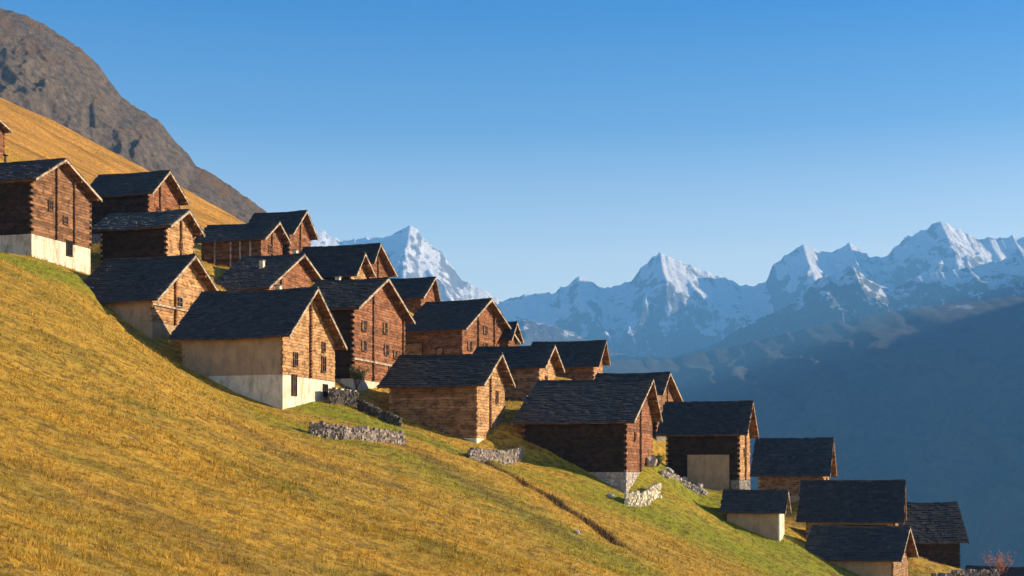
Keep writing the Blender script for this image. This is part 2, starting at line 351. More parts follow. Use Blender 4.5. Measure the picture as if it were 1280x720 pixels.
def house(key):
    ex, ey, yaw, ez, rs, rz, dp, fz, L, bz, pz = HOUSES[key]; sp = SPEC[key]
    th = R(yaw); ov, oe = (.8, .55) if L > 6 else (.55, .4)
    u = Vector((math.cos(th), -math.sin(th), 0)); d = Vector((math.sin(th), math.cos(th), 0))
    Lw = L - 2 * ov; W = dp - 2 * oe
    corner = Vector((ex, ey, bz)) - u * ov + d * oe
    ctr = corner - u * (Lw / 2) + d * (W / 2)
    kn, cat = KIND.get(key, ('log_house' if key in 'CLN' else 'timber_barn', 'house' if key in 'ABCFGLNXY' else 'barn'))
    if key in ('A', 'B', 'G', 'X', 'Y', 'F'): kn = 'timber_house'
    root = empty(kn, ctr, -th); tag(root, sp['label'], cat, GROUP)
    FOOT.append((corner, u, d, Lw, W))
    x1 = Lw / 2; x0 = -x1; y0 = -W / 2; y1 = W / 2
    T = .17                                                             # roof build-up above the wall line
    en_z = ez - bz - T; yr = y0 - oe + rs; rzl = rz - bz - T; fzl = fz - bz - T
    pn = (rzl - en_z) / rs; pf = (rzl - fzl) / (dp - rs)
    zn = en_z + pn * oe; zf = fzl + pf * oe                             # wall tops at near and far wall
    pt = max(pz - bz, .25)
    low = -3.2
    # plinth
    pm = M[sp['p']]
    if sp['p'] in ('stone', 'stoneR'):
        pl = MB(); pl.box(x0 + .08, x1 - .08, y0 + .08, y1 - .08, low, pt - .02, .3)
        for side in range(4):
            z = low + 1.4
            while z < pt - .03:
                h_ = min(rng.uniform(.16, .3), pt - z)
                ln = Lw if side < 2 else W; a_ = 0
                while a_ < ln - .02:
                    w = min(rng.uniform(.2, .6), ln - a_); b_ = .03 + rng.uniform(0, .05)
                    lo = (x0 if side < 2 else y0) + a_ + .01; hi = lo + w - .02
                    if side == 0: pl.box(lo, hi, y0 + .02 - b_, y0 + .2, z, z + h_ - .02, rng.random(), .012)
                    elif side == 1: pl.box(lo, hi, y1 - .2, y1 + b_, z, z + h_ - .02, rng.random(), .012)
                    elif side == 2: pl.box(x1 - .2, x1 - .02 + b_, lo, hi, z, z + h_ - .02, rng.random(), .012)
                    else: pl.box(x0 - b_, x0 + .2, lo, hi, z, z + h_ - .02, rng.random(), .012)
                    a_ += w
                z += h_
        pl.build('foundation', pm, root)
    elif sp['p'] in ('white', 'tan', 'oldplaster'):
        MB().box(x0, x1, y0, y1, low, pt - .01).build('foundation', pm, root)
    else:
        MB().box(x0 + .06, x1 - .06, y0 + .06, y1 - .06, low, pt - .01).build('foundation', M['stone'], root)
        if sp['p'] in ('dark', 'brown'): pt = .25
    # log courses
    CH = .235; wt = .16
    def roofspan(z):                                                    # y range under the roof at height z
        a_ = y0 if z <= zn else y0 + (z - zn) / pn
        b_ = y1 if z <= zf else y1 - (z - zf) / pf
        return a_, b_
    inner = MB()
    inner.prism([(y0 + .1, pt), (y1 - .1, pt), (y1 - .1, zf - .05), (yr, rzl - .12), (y0 + .1, zn - .05)], x0 + .1, x1 - .1, .2)
    inner.build('inner_lining', M['dark'], root)
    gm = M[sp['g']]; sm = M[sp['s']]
    gab = {1: MB(), -1: MB()}; lng = {1: MB(), -1: MB()}; z = pt; k = 0
    if sp['g'] == 'whiteg':
        gab[1].prism([(y0 - .002, pt), (y1, pt), (y1, zf), (yr, rzl), (y0 - .002, zn)], x1 - .15, x1 + .003, .5)
        gab[-1].prism([(y0 - .002, pt), (y1, pt), (y1, zf), (yr, rzl), (y0 - .002, zn)], x0, x0 + .15, .5)
    else:
        while z < rzl - .05:
            h_ = min(CH, rzl - z); a_, b_ = roofspan(z + h_ * .5); a0_, b0_ = roofspan(z); a1_, b1_ = roofspan(z + h_)
            below = z + h_ < min(zn, zf)
            ext = (rng.uniform(.03, .1) if key not in 'CL' else rng.uniform(.06, .16)) if (k % 2 == 0 and below) else (-.02 if below else 0)
            if b_ - a_ > .15:
                for X, sgn in ((x1, 1), (x0, -1)):
                    pr = rng.uniform(0, .03); y_ = a_ - ext; segs = []
                    cuts = sorted([a_ - ext] + [rng.uniform(a_ + .8, b_ - .8) for _ in range(rng.choice((0, 0, 0, 1)))] + [b_ + ext]) if b_ - a_ > 2.4 else [a_ - ext, b_ + ext]
                    for c0, c1 in zip(cuts[:-1], cuts[1:]):
                        f_ = X + sgn * (.005 + pr + rng.uniform(0, .012)); g_ = X - sgn * wt
                        t = min(max(rng.gauss(.5, .22), 0), 1)
                        # hewn log: chamfered outer face
                        p = [(min(f_, g_), c0, z + .012), (max(f_, g_), c0, z + .012), (max(f_, g_), c1 - .008, z + .012), (min(f_, g_), c1 - .008, z + .012)]
                        q = [(xx, yy, z + h_ - .012) for xx, yy, _ in p]
                        if not below:                                   # follow the roof slope at the cut ends
                            if c0 == cuts[0]: p[0] = (p[0][0], a0_, p[0][2]); p[1] = (p[1][0], a0_, p[1][2]); q[0] = (q[0][0], max(a1_, a0_), q[0][2]); q[1] = (q[1][0], max(a1_, a0_), q[1][2])
                            if c1 == cuts[-1]: p[2] = (p[2][0], b0_, p[2][2]); p[3] = (p[3][0], b0_, p[3][2]); q[2] = (q[2][0], min(b1_, b0_), q[2][2]); q[3] = (q[3][0], min(b1_, b0_), q[3][2])
                        gab[sgn].hexa(p + q, t)
            z += CH; k += 1
    smooth_side = sp['s'] in ('tan',)
    if smooth_side:
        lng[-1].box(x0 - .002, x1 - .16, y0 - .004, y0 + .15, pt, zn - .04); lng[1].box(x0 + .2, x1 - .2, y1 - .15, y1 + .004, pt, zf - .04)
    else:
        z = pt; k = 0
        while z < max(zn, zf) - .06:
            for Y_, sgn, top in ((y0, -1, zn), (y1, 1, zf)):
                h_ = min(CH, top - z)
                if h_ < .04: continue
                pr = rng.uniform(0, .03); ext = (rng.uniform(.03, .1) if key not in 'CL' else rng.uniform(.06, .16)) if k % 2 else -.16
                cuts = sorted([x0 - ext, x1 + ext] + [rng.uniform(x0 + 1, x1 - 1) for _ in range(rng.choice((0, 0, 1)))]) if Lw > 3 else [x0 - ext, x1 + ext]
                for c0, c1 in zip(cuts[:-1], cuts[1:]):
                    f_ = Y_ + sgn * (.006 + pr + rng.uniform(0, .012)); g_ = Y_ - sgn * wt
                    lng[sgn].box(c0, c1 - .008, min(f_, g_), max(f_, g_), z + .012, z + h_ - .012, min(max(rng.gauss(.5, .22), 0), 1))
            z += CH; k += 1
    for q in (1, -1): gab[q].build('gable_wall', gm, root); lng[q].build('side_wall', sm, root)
    gx = x1 + .05
    def under(y, m=.15):                                                # wall height at y under the roof
        return (zn + pn * (y - y0) if y < yr else zf + pf * (y1 - y)) - m
    # rows of projecting log ends
    for fr in sp.get('posts', []):
        y = y0 + fr * W; z = pt; mb = MB()
        while z < under(y) - CH:
            mb.box(x1 - .05, x1 + .17 + rng.uniform(0, .05), y - .09, y + .09, z + .02, z + CH - .02, rng.random() * .6); z += CH
        mb.build('log_ends', M['brown'] if sp['g'] != 'dark' else M['dark'], root)
    for zb in sp.get('beam', []):
        MB().box(x1 - .02, x1 + .14, y0 - .1, y1 + .1, zb, zb + .16, .8).build('floor_beam', M['pale'], root)
    for (fr, z, w, h_) in sp.get('wins', []):
        y = y0 + fr * W
        if z + h_ < under(y, .25): opening_on(root, x1 + .035, 'window', y, z, w, h_, sp.get('shut'), 'pale' if key in 'GBJ' else 'brown')
    for (fr, z, w, h_, kd) in sp.get('low', []):
        opening_on(root, x1, 'door' if kd == 'd' else 'window', y0 + fr * W, z, w, h_, False, 'dark')
    for (xa, xb, za, zb, mm) in sp.get('panel', []):
        xa += x1; xb += x1; pm_ = MB()
        if mm == 'tan': pm_.box(xa, xb, y0 - .075, y0 - .03, za, zb)
        else:
            z = za
            while z < zb - .02:
                pm_.box(xa, xb, y0 - .09 - rng.uniform(0, .015), y0 - .04, z, min(z + .2, zb) - .01, rng.random()); z += .2
        pn_ = pm_.build('wall_panel', M[mm], root)
        fr = MB(); w_ = .09
        fr.box(xa - w_, xa, y0 - .12, y0 - .02, za, zb + w_); fr.box(xb, xb + w_, y0 - .12, y0 - .02, za, zb + w_); fr.box(xa, xb, y0 - .12, y0 - .02, zb, zb + w_)
        fr.build('panel_frame', M['dark'], pn_)
    if sp.get('bal'):
        for fx in (.25, .52, .68, .85):
            MB().box(x0 + fx * Lw - .07, x0 + fx * Lw + .07, y0 - .42, y0 - .28, .1, zn - pn * .35 - .05, .8).build('eave_post', M['pale'], root)
        MB().box(x0 + .3, x1 - .3, y0 - .45, y0 - .25, -.1, .1, .4).build('eave_sill', M['brown'], root)
    # purlins carrying the overhang
    for fy in (y0 - .02, y0 + (yr - y0) * .5, yr, yr + (y1 - yr) * .5, y1 + .02):
        zt = (zn + pn * (fy - y0)) if fy < yr else (zf + pf * (y1 - fy))
        if fy == yr: zt = rzl
        zt -= .10
        MB().box(x0 - ov + .1, x1 + ov - .08, fy - .08, fy + .08, zt - .19, zt, rng.random()).build('purlin', M['brown'], root)
    # roof: boarding, slabs, verge boards, ridge course
    X0 = x0 - ov; X1 = x1 + ov
    Sn = math.hypot(rs, rzl - en_z); Sf = math.hypot(dp - rs, rzl - fzl)
    esn = (rs / Sn, (rzl - en_z) / Sn); enn = (-esn[1], esn[0])
    esf = (-(dp - rs) / Sf, (rzl - fzl) / Sf); enf = (esf[1] * 1.0, -esf[0])
    yn = y0 - oe; yf = y1 + oe
    bd = MB(); tb = .07
    sg = rng.uniform(.03, .1)
    def sag(mb):
        mb.v = [(x, y, z - sg * (1 - (x / x1) ** 2) * (1 if abs(x) < x1 else 0)) for x, y, z in mb.v]; return mb
    for q in range(10):
        bd.prism([(yn, en_z), (yn, en_z + tb), (yr, rzl + tb), (yf, fzl + tb), (yf, fzl), (yr, rzl)], X0 + .04 + (X1 - X0 - .08) * q / 10, X0 + .04 + (X1 - X0 - .08) * (q + 1) / 10, .5)
    sag(bd)
    rb = bd.build('roof', M['brown'], root)
    sl = M[sp.get('sl', rng.choice(['slate', 'slate', 'slate_brown', 'slate_grey']))]; rough = 1.6 if 'sl' in sp or key == 'Z' else 1
    a_ = MB(); slab_stones(a_, X0, X1, (yn, en_z + tb), esn, enn, Sn, rough); sag(a_).build('roof_slabs', sl, rb)
    b_ = MB(); slab_stones(b_, X0, X1, (yf, fzl + tb), esf, enf, Sf, rough); sag(b_).build('roof_slabs', sl, rb)
    c_ = MB(); x = X0
    while x < X1:
        w = rng.uniform(.35, .7); zt = rzl + tb + .085; hh = rng.uniform(.03, .07) * rough
        c_.hexa([(x, yr - .2, zt - .12), (min(x + w, X1), yr - .2, zt - .12), (min(x + w, X1), yr + .2, zt - .12), (x, yr + .2, zt - .12),
                 (x, yr - .13, zt + hh), (min(x + w, X1), yr - .13, zt + hh), (min(x + w, X1), yr + .13, zt + hh), (x, yr + .13, zt + hh)], rng.random()); x += w + .01
    sag(c_).build('ridge_stones', sl, rb)
    for X, s_ in ((X1, 1), (X0, -1)):
        for (ya, za, yb, zb2) in ((yn, en_z, yr, rzl), (yf, fzl, yr, rzl)):
            v = MB(); xa = X - .04 if s_ > 0 else X - .02; xb = xa + .06
            v.prism([(ya, za - .10), (yb, zb2 - .10), (yb, zb2 + tb + .05), (ya, za + tb + .05)] if yb > ya else [(yb, zb2 - .10), (ya, za - .10), (ya, za + tb + .05), (yb, zb2 + tb + .05)], xa, xb, .7)
            v.build('verge_board', M['pale'] if key not in ('Z', 'ZZ') else M['dark'], rb)
    # chimneys
    for (cx, cy, cm) in sp.get('chim', []):
        X = x1 + ov + cx; Yc = yr + cy; zr = (rzl + tb - abs(cy) * (pn if cy < 0 else pf))
        if cm == 'iron':
            c1 = MB().tube((X, Yc, zr - .4), (X, Yc, zr + 1.0), .1, .1, 10)
            co = c1.build('chimney', M['iron'], rb); MB().tube((X, Yc, zr + 1.06), (X, Yc, zr + 1.16), .26, .1, 10).tube((X, Yc, zr + .95), (X, Yc, zr + 1.06), .04, .04, 6).build('cowl', M['iron'], co)
        else:
            c1 = MB().box(X - .2, X + .2, Yc - .2, Yc + .2, zr - .4, zr + .62); co = c1.build('chimney', M['white'], rb)
            k_ = MB(); k_.box(X - .27, X + .27, Yc - .27, Yc + .27, zr + .622, zr + .69, .6); k_.build('cap_slab', M['stone'], co)
    return root
def opening_on(root, x, *a_):
    n = len(bpy.data.objects); before = set(bpy.data.objects.keys())
    opening(root, *a_)
    for o in [bpy.data.objects[k] for k in bpy.data.objects.keys() if k not in before]:
        if o.parent == root: o.location.x = x
for key in HOUSES: house(key)
# ------------------------------------------------------------------ hillside mesh and grass
def spaced(segs):
    out = [segs[0][0]]
    for a_, b_, s0, s1 in segs:
        x = a_
        while x < b_ - 1e-6:
            t = (x - a_) / (b_ - a_); x = min(x + s0 + (s1 - s0) * t, b_); out.append(x)
    return np.array(out)
xs = spaced([(-760, -130, 40, 3), (-130, -80, 2, .4), (-80, 62, .36, .36), (62, 110, .5, 5), (110, 1760, 6, 120)])
ys = spaced([(-300, 20, 40, 1), (20, 176, .4, .36), (176, 340, .8, 1.2), (340, 600, 2, 10), (600, 2200, 12, 120)])
# soft-edged paths of colour, laid out as lines on the hillside itself
def line(*pp): return [ground_at(*p)[:2] for p in pp]
GREEN = [(line((5,322),(60,338),(100,352)), 2.8, 1.1), (line((330,518),(400,540),(500,566),(590,612),(680,655),(790,712)), 3.0, .75), (line((390,508),(470,530),(540,552)), 2.8, 1.1),
         (line((800,640),(880,668),(960,706)), 7.5, 1.0), (line((840,600),(900,640),(985,690)), 5.5, 1.15), (line((560,562),(650,590),(760,640)), 2.0, .55)]
DARK = [(line((600,572),(650,598),(700,628),(742,655),(780,684)), .75, .95), (line((505,556),(560,590),(640,632),(700,668)), 1.5, .5),
        (line((520,548),(590,572),(620,580)), .8, .6), (line((300,535),(380,575),(470,600)), 1.6, .4), (line((80,600),(200,650),(300,700)), 2.0, .3)]
def dist_line(X, Y, pts):
    d = np.full(X.shape, 1e9)
    for (ax, ay), (bx, by) in zip(pts[:-1], pts[1:]):
        vx, vy = bx - ax, by - ay; t = np.clip(((X - ax) * vx + (Y - ay) * vy) / (vx * vx + vy * vy), 0, 1)
        d = np.minimum(d, np.hypot(X - ax - t * vx, Y - ay - t * vy))
    return d
GOLD, OLIVE, GRN, BRN, FAR = (np.array(c) for c in ((.64, .385, .048), (.36, .26, .030), (.29, .31, .016), (.13, .072, .033), (.56, .28, .045)))
def zone(X, Y):
    w = .5 + .9 * fbm(X * .05 + 3, Y * .11, 4); w2 = fbm(X * .16, Y * .55 + 9, 4)
    col = GOLD[None] + (OLIVE - GOLD)[None] * np.clip(.25 + .45 * (w - .5) + .8 * w2, 0, 1)[:, None]
    col = col * (1 + .14 * fbm(X * .9, Y * 1.3, 3))[:, None]
    for pts, wd, k in GREEN:
        f_ = k * np.exp(-(dist_line(X, Y, pts) / (wd * (1 + .5 * w2))) ** 2); col = col + (GRN - col) * np.clip(f_, 0, 1)[:, None]
    for pts, wd, k in DARK:
        f_ = k * np.exp(-(dist_line(X, Y, pts) / (wd * (1 + .6 * w2))) ** 2) * np.clip(1 + 1.1 * fbm(X * .7, Y * .7, 3), .2, 1.2); col = col + (BRN - col) * np.clip(f_, 0, 1)[:, None]
    f_ = sstep(Y, 150, 210) * (X < 0); farc = FAR[None] * (1 + .45 * fbm(X * .05, Y * .16, 6))[:, None]
    return np.clip(col + (farc - col) * f_[:, None], .01, .9)
GX, GY = np.meshgrid(xs, ys); GZ = height(GX, GY)
ditch = DARK[0][0]; GZ -= .35 * np.exp(-(dist_line(GX, GY, ditch) / .6) ** 2)
col = zone(GX.ravel(), GY.ravel())
n = NT('meadow'); g_ = n.attr('gcol').outputs['Color']
a1 = n.noise(1.6, 6, .75); a2 = n.noise(.5, 5, .7, n.mapping((.5, 1.6, 1)))
c_ = n.mix(n.ramp(a1, [(.38, .85), (.55, 0.0)]), g_, (.12, .07, .018)); c_ = n.mix(n.ramp(a2, [(.5, 0.0), (.75, .25)]), c_, (.50, .34, .10))
n.bump(n.noise(2.2, 6, .8), .9, .35)
ground = np_mesh('hillside', np.stack([GX, GY, GZ], -1).reshape(-1, 3), grid_faces(len(xs), len(ys)), n.done(c_, .95), True, col)
tag(ground, kind='structure')

def inside_house(X, Y):
    m = np.zeros(X.shape, bool)
    for c, u, d, Lw, W in FOOT:
        a_ = (X - c.x) * u.x + (Y - c.y) * u.y; b_ = (X - c.x) * d.x + (Y - c.y) * d.y
        m |= (a_ > -Lw - .15) & (a_ < .15) & (b_ > -.15) & (b_ < W + .15)
    return m
nr = np.random.RandomState(11)
def tufts(N, y0, y1, pxa, pxb, pw, hmin, hmax, nb, wid):
    Y = (y0 ** (1 - pw) + nr.rand(N) * (y1 ** (1 - pw) - y0 ** (1 - pw))) ** (1 / (1 - pw)) if pw != 1 else y0 * (y1 / y0) ** nr.rand(N)
    X = ((pxa + nr.rand(N) * (pxb - pxa)) - 640) / F_PX * Y
    Z = height(X, Y)
    ok = ~inside_house(X, Y) & (Z < (HZ + 20) / F_PX * Y) & (fbm(X * .8, Y * .8, 3) > -.55)
    X, Y, Z = X[ok], Y[ok], Z[ok]; N = len(X)
    Z = Z - .35 * np.exp(-(dist_line(X, Y, ditch) / .6) ** 2)
    hs = (hmin + nr.rand(N) ** 2 * (hmax - hmin)) * (1 + .5 * np.clip(fbm(X * .3, Y * .5, 3), -1, 1)); cz = zone(X, Y)
    tb = nr.rand(N) * .95 + .55
    V = []; Cc = []
    for b in range(nb):
        an = nr.rand(N) * 6.283; l = hs * (.55 + .6 * nr.rand(N)); lean = l * (.25 + .65 * nr.rand(N)); r = .05 * nr.rand(N)
        dx, dy = np.cos(an), np.sin(an); px_, py_ = -dy * wid * .5, dx * wid * .5
        bx, by = X + dx * r, Y + dy * r; drop = lean * .15
        base = np.stack([bx, by, Z - .04], -1)
        V += [np.stack([base + np.stack([px_, py_, 0 * X], -1), base - np.stack([px_, py_, 0 * X], -1), base + np.stack([dx * lean + .04 * hs, dy * lean, l - drop], -1)], 1)]
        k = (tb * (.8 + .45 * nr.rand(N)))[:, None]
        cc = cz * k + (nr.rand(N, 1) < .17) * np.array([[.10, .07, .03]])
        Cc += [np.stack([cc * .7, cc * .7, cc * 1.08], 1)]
    V = np.concatenate(V).reshape(-1, 3); Cc = np.concatenate(Cc).reshape(-1, 3)
    return V, Cc
parts = [tufts(62000, 26, 62, -70, 1380, 0, .10, .26, 5, .022), tufts(70000, 55, 135, -70, 1380, 0, .12, .30, 4, .04), tufts(1800, 28, 75, -70, 1380, 0, .24, .38, 9, .02), tufts(9000, 130, 190, -40, 700, 0, .15, .35, 4, .06)]
V = np.concatenate([p[0] for p in parts]); Cc = np.concatenate([p[1] for p in parts])
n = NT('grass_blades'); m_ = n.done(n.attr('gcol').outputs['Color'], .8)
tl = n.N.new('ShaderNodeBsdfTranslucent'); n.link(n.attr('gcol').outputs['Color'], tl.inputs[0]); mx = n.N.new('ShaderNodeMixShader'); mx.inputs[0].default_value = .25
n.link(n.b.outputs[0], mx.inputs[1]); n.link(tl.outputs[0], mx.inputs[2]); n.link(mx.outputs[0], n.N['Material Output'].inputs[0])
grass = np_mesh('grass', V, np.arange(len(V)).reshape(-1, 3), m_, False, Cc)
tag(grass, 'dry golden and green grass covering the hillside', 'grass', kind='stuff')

# ------------------------------------------------------------------ stone walls, rocks, shrubs
M['shadedStone'] = stone('stone_shaded', (.07, .063, .055), (.15, .135, .12)); M['wallStone'] = stone('stone_wall', (.24, .20, .17), (.50, .43, .37))  # first: terrace-wall grey darkened in the colour itself to stand for shade
def stone_blob(mb, c, r, sq=.7):
    """an uneven field stone: a cut cube with jittered corners"""
    an = rng.uniform(0, 3.14); ca, sa = math.cos(an), math.sin(an); p = []
    for z in (-1, 1):
        for x, y in ((-1, -1), (1, -1), (1, 1), (-1, 1)):
            k = rng.uniform(.6, 1.1); xx, yy = x * r * k, y * r * k * rng.uniform(.7, 1)
            p.append((c[0] + xx * ca - yy * sa, c[1] + xx * sa + yy * ca, c[2] + z * r * sq * rng.uniform(.7, 1.1)))
    mb.hexa(p, rng.random())
def stone_wall(name, label, pts, h_, th, mat, rows=None, size=.2, coping=False):
    """dry stone wall following ground points (x, y, foot z)"""
    root = None; mb = MB()
    for (ax, ay, az), (bx, by, bz) in zip(pts[:-1], pts[1:]):
        ln = math.hypot(bx - ax, by - ay); k = max(2, int(ln / (size * 1.35)))
        for i in range(k + 1):
            t = i / k; x = ax + (bx - ax) * t; y = ay + (by - ay) * t; z0 = az + (bz - az) * t
            z = z0 - .5; top = z0 + h_ * rng.uniform(.85, 1.08)
            while z < top:
                r = size * rng.uniform(.6, 1.1)
                for q in (-1, 1):
                    stone_blob(mb, (x + rng.uniform(-.08, .08), y + q * th * .3 + rng.uniform(-.05, .05), z + r * .6), r)
                z += r * 1.15
    o = mb.build(name, mat); tag(o, label, 'stone wall')
    if coping:
        c = MB()
        for (ax, ay, az), (bx, by, bz) in zip(pts[:-1], pts[1:]):
            k = max(1, int(math.hypot(bx - ax, by - ay) / .7))
            for i in range(k):
                p = [ax + (bx - ax) * i / k, ay + (by - ay) * i / k, az + (bz - az) * i / k + h_]; q = [ax + (bx - ax) * (i + 1) / k, ay + (by - ay) * (i + 1) / k, az + (bz - az) * (i + 1) / k + h_]
                c.hexa([(p[0], p[1] - th * .7, p[2]), (q[0] - .02, q[1] - th * .7, q[2]), (q[0] - .02, q[1] + th * .7, q[2]), (p[0], p[1] + th * .7, p[2]),
                        (p[0], p[1] - th * .7, p[2] + .12), (q[0] - .02, q[1] - th * .7, q[2] + .12), (q[0] - .02, q[1] + th * .7, q[2] + .12), (p[0], p[1] + th * .7, p[2] + .12)], rng.random())
        c.build('coping', M['white'], o)
    return o
def gp(px, py, dz=0): x, y, z = ground_at(px, py); return (x, y, z + dz)
stone_wall('rubble_wall', 'long low pale rubble wall across the grass below the plastered house corner', [gp(390,543), gp(430,549), gp(470,552), gp(503,556)], .72, .5, M['wallStone'], size=.15)
stone_wall('rubble_wall', 'short low pale rubble wall in front of the bright orange plank barn', [gp(588,573), gp(620,576), gp(652,572)], .6, .5, M['wallStone'], size=.15)
stone_wall('retaining_wall', 'shaded grey terrace wall with pale coping between the plastered house and the tall log house', [gp(413,505), gp(446,509)], 1.15, .4, M['shadedStone'], coping=True, size=.15)
stone_wall('retaining_wall', 'shaded grey rubble terrace wall under the tall dark red log house', [gp(449,512), gp(475,524), gp(500,534)], .6, .5, M['shadedStone'], size=.18)
stone_wall('retaining_wall', 'grey terrace wall glimpsed beneath the plain tan-orange side wall', [(1.2, 125.5, 5.0), (3.4, 124.8, 4.7)], 1.6, .4, M['stone'])
stone_wall('footing_wall', 'bright pale stone terrace corner at the foot of the narrow red log gable', [gp(783,630), gp(800,633), gp(823,620)], .95, .5, M['white'], size=.16)
stone_wall('boundary_wall', 'dark rubble wall at the lower right edge beside the bottommost house', [(35.6, 120, -10.3), (39.5, 121.5, -10.0), (41.5, 122, -10.0)], 1.6, .5, M['stone'])

stone_wall('stone_edging', 'low pale stone edging running down the grass below the rubble heap', [gp(827,594), gp(850,602), gp(882,619)], .28, .3, M['paleStone'], size=.13)
def ico(r, sub=2):
    import bmesh
    bm = bmesh.new(); bmesh.ops.create_icosphere(bm, subdivisions=sub, radius=r)
    ox, oy = rng.uniform(0, 90), rng.uniform(0, 90); s_ = (rng.uniform(.8, 1.3), rng.uniform(.7, 1.1), rng.uniform(.55, .85))
    for v in bm.verts:
        c = v.co / r; k = 1 + .38 * float(perlin(np.array([c.x * 1.6 + ox]), np.array([c.y * 1.6 + c.z * 1.1 + oy]))[0])
        v.co = Vector((c.x * s_[0], c.y * s_[1], c.z * s_[2])) * r * k
    me = bpy.data.meshes.new('rock'); bm.to_mesh(me); bm.free()
    me.attributes.new('tint', 'FLOAT', 'FACE').data.foreach_set('value', [rng.random() * .4 + .3] * len(me.polygons))
    me.materials.append(M['paleStone']); return me
rocks = [ico(1.0) for _ in range(5)]
def put_rock(i, p, r, label, group):
    o = bpy.data.objects.new('boulder', rocks[i % 5]); C.objects.link(o); o.location = (p[0], p[1], p[2] + r * .3); o.scale = (r, r, r)
    o.rotation_euler = (rng.uniform(-.4, .4), rng.uniform(-.4, .4), rng.uniform(0, 6)); tag(o, label, 'rock', group)
for i, (px, py, r) in enumerate([(836,590,.42),(842,583,.5),(850,592,.36),(848,580,.4),(858,588,.48),(864,596,.36),(868,604,.34),(856,600,.3),(874,610,.38),(845,598,.28),(862,582,.42),(879,616,.28),(834,598,.26),(871,598,.4)]):
    put_rock(i, gp(px, py), r, 'pale rock in the rubble heap left of the big tan door panel', 'rocks of the rubble heap')
put_rock(1, gp(763, 622), .3, 'lone pale rock at the left foot of the narrow red log gable', 'rocks along the slope')
put_rock(2, gp(812, 582), .7, 'tall pale rock right beside the narrow red log gable', 'rocks along the slope')
put_rock(3, gp(721, 668), .22, 'small rock lying on the lower grass slope below the dark path', 'rocks along the slope')

def shrub(name, label, loc, h_, w_, leafcol, twigcol, nleaf, leaf=.07, cat='shrub'):
    root = empty(name, loc); tag(root, label, cat)
    tw = MB(); tips = []
    for k in range(16):
        an = rng.uniform(0, 6.28); rr = rng.uniform(.1, 1) * w_; z = h_ * rng.uniform(.55, 1)
        mid = (math.cos(an) * rr * .4, math.sin(an) * rr * .4, z * .5); tip = (math.cos(an) * rr, math.sin(an) * rr, z)
        tw.tube((0, 0, -.2), mid, .03, .02, 5); tw.tube(mid, tip, .02, .006, 5); tips.append((mid, tip))
        for j in range(5):
            t = rng.uniform(.2, 1); b = [mid[i] + (tip[i] - mid[i]) * t for i in range(3)]; q = (b[0] + rng.uniform(-.3, .3) * w_, b[1] + rng.uniform(-.3, .3) * w_, b[2] + rng.uniform(.05, .3) * h_)
            tw.tube(b, q, .01, .003, 4); tips.append((b, q))
    n = NT(name + '_twig'); tw.build('branches', n.done(twigcol, .9), root)
    if nleaf:
        lf = MB()
        for _ in range(nleaf):
            m0, t0 = rng.choice(tips); t = rng.uniform(.3, 1.05); c = [m0[i] + (t0[i] - m0[i]) * t + rng.gauss(0, .05) for i in range(3)]
            d1 = Vector((rng.gauss(0, 1), rng.gauss(0, 1), rng.gauss(0, 1))).normalized() * leaf; d2 = d1.orthogonal().normalized() * leaf * .6; c = Vector(c); k_ = len(lf.v)
            lf.v += [tuple(c - d1), tuple(c + d2), tuple(c + d1), tuple(c - d2)]; lf.f.append((k_, k_+1, k_+2, k_+3)); lf.t.append(rng.random())
        n = NT(name + '_leaf'); t = n.attr('tint').outputs['Fac']
        lf.build('foliage', n.done(n.ramp(t, [(0, tuple(x * .5 for x in leafcol)), (1, tuple(x * 1.5 for x in leafcol))]), .8), root)
    return root
shrub('green_bush', 'dark leafy bush against the short white base of the tall log house', gp(446, 500, .9), 1.6, .8, (.05, .06, .02), (.08, .05, .03), 700)
shrub('green_bush', 'yellow-green bush beside the rock right of the narrow red log gable', gp(822, 583, .1), .9, .7, (.16, .17, .03), (.1, .07, .04), 500)
shrub('red_bush', 'leafless reddish bush rising over the dark roof at the lower right', (46.5, 136, -10.9), 3.2, 1.7, (.42, .18, .11), (.42, .22, .15), 900, .06)
shrub('green_bush', 'small sunlit bush between the orange plank barn and the largest roof', (.9, 120.5, 3.6), 1.5, .8, (.2, .2, .04), (.1, .07, .04), 500)
# heather and dead stalks in the furrow
mbh = MB()
for k in range(2600):
    i = rng.randrange(len(ditch) - 1); t = rng.random(); x = ditch[i][0] + (ditch[i+1][0] - ditch[i][0]) * t + rng.gauss(0, .4); y = ditch[i][1] + (ditch[i+1][1] - ditch[i][1]) * t + rng.gauss(0, .4)
    mbh.v += [(x, y, 0)] * 0
    z = hz(x, y) - .3; l = rng.uniform(.15, .5); an = rng.uniform(0, 6.28); dx, dy = math.cos(an) * l * .5, math.sin(an) * l * .5; q = len(mbh.v)
    mbh.v += [(x - dy * .15, y + dx * .15, z), (x + dy * .15, y - dx * .15, z), (x + dx, y + dy, z + l)]; mbh.f.append((q, q+1, q+2)); mbh.t.append(rng.random())
n = NT('heather'); tag(mbh.build('heather', n.done(n.ramp(n.attr('tint').outputs['Fac'], [(0, (.05, .03, .015)), (1, (.15, .09, .045))]), .9)), 'dark brown heather growing along the furrow across the slope', 'heather', kind='stuff')

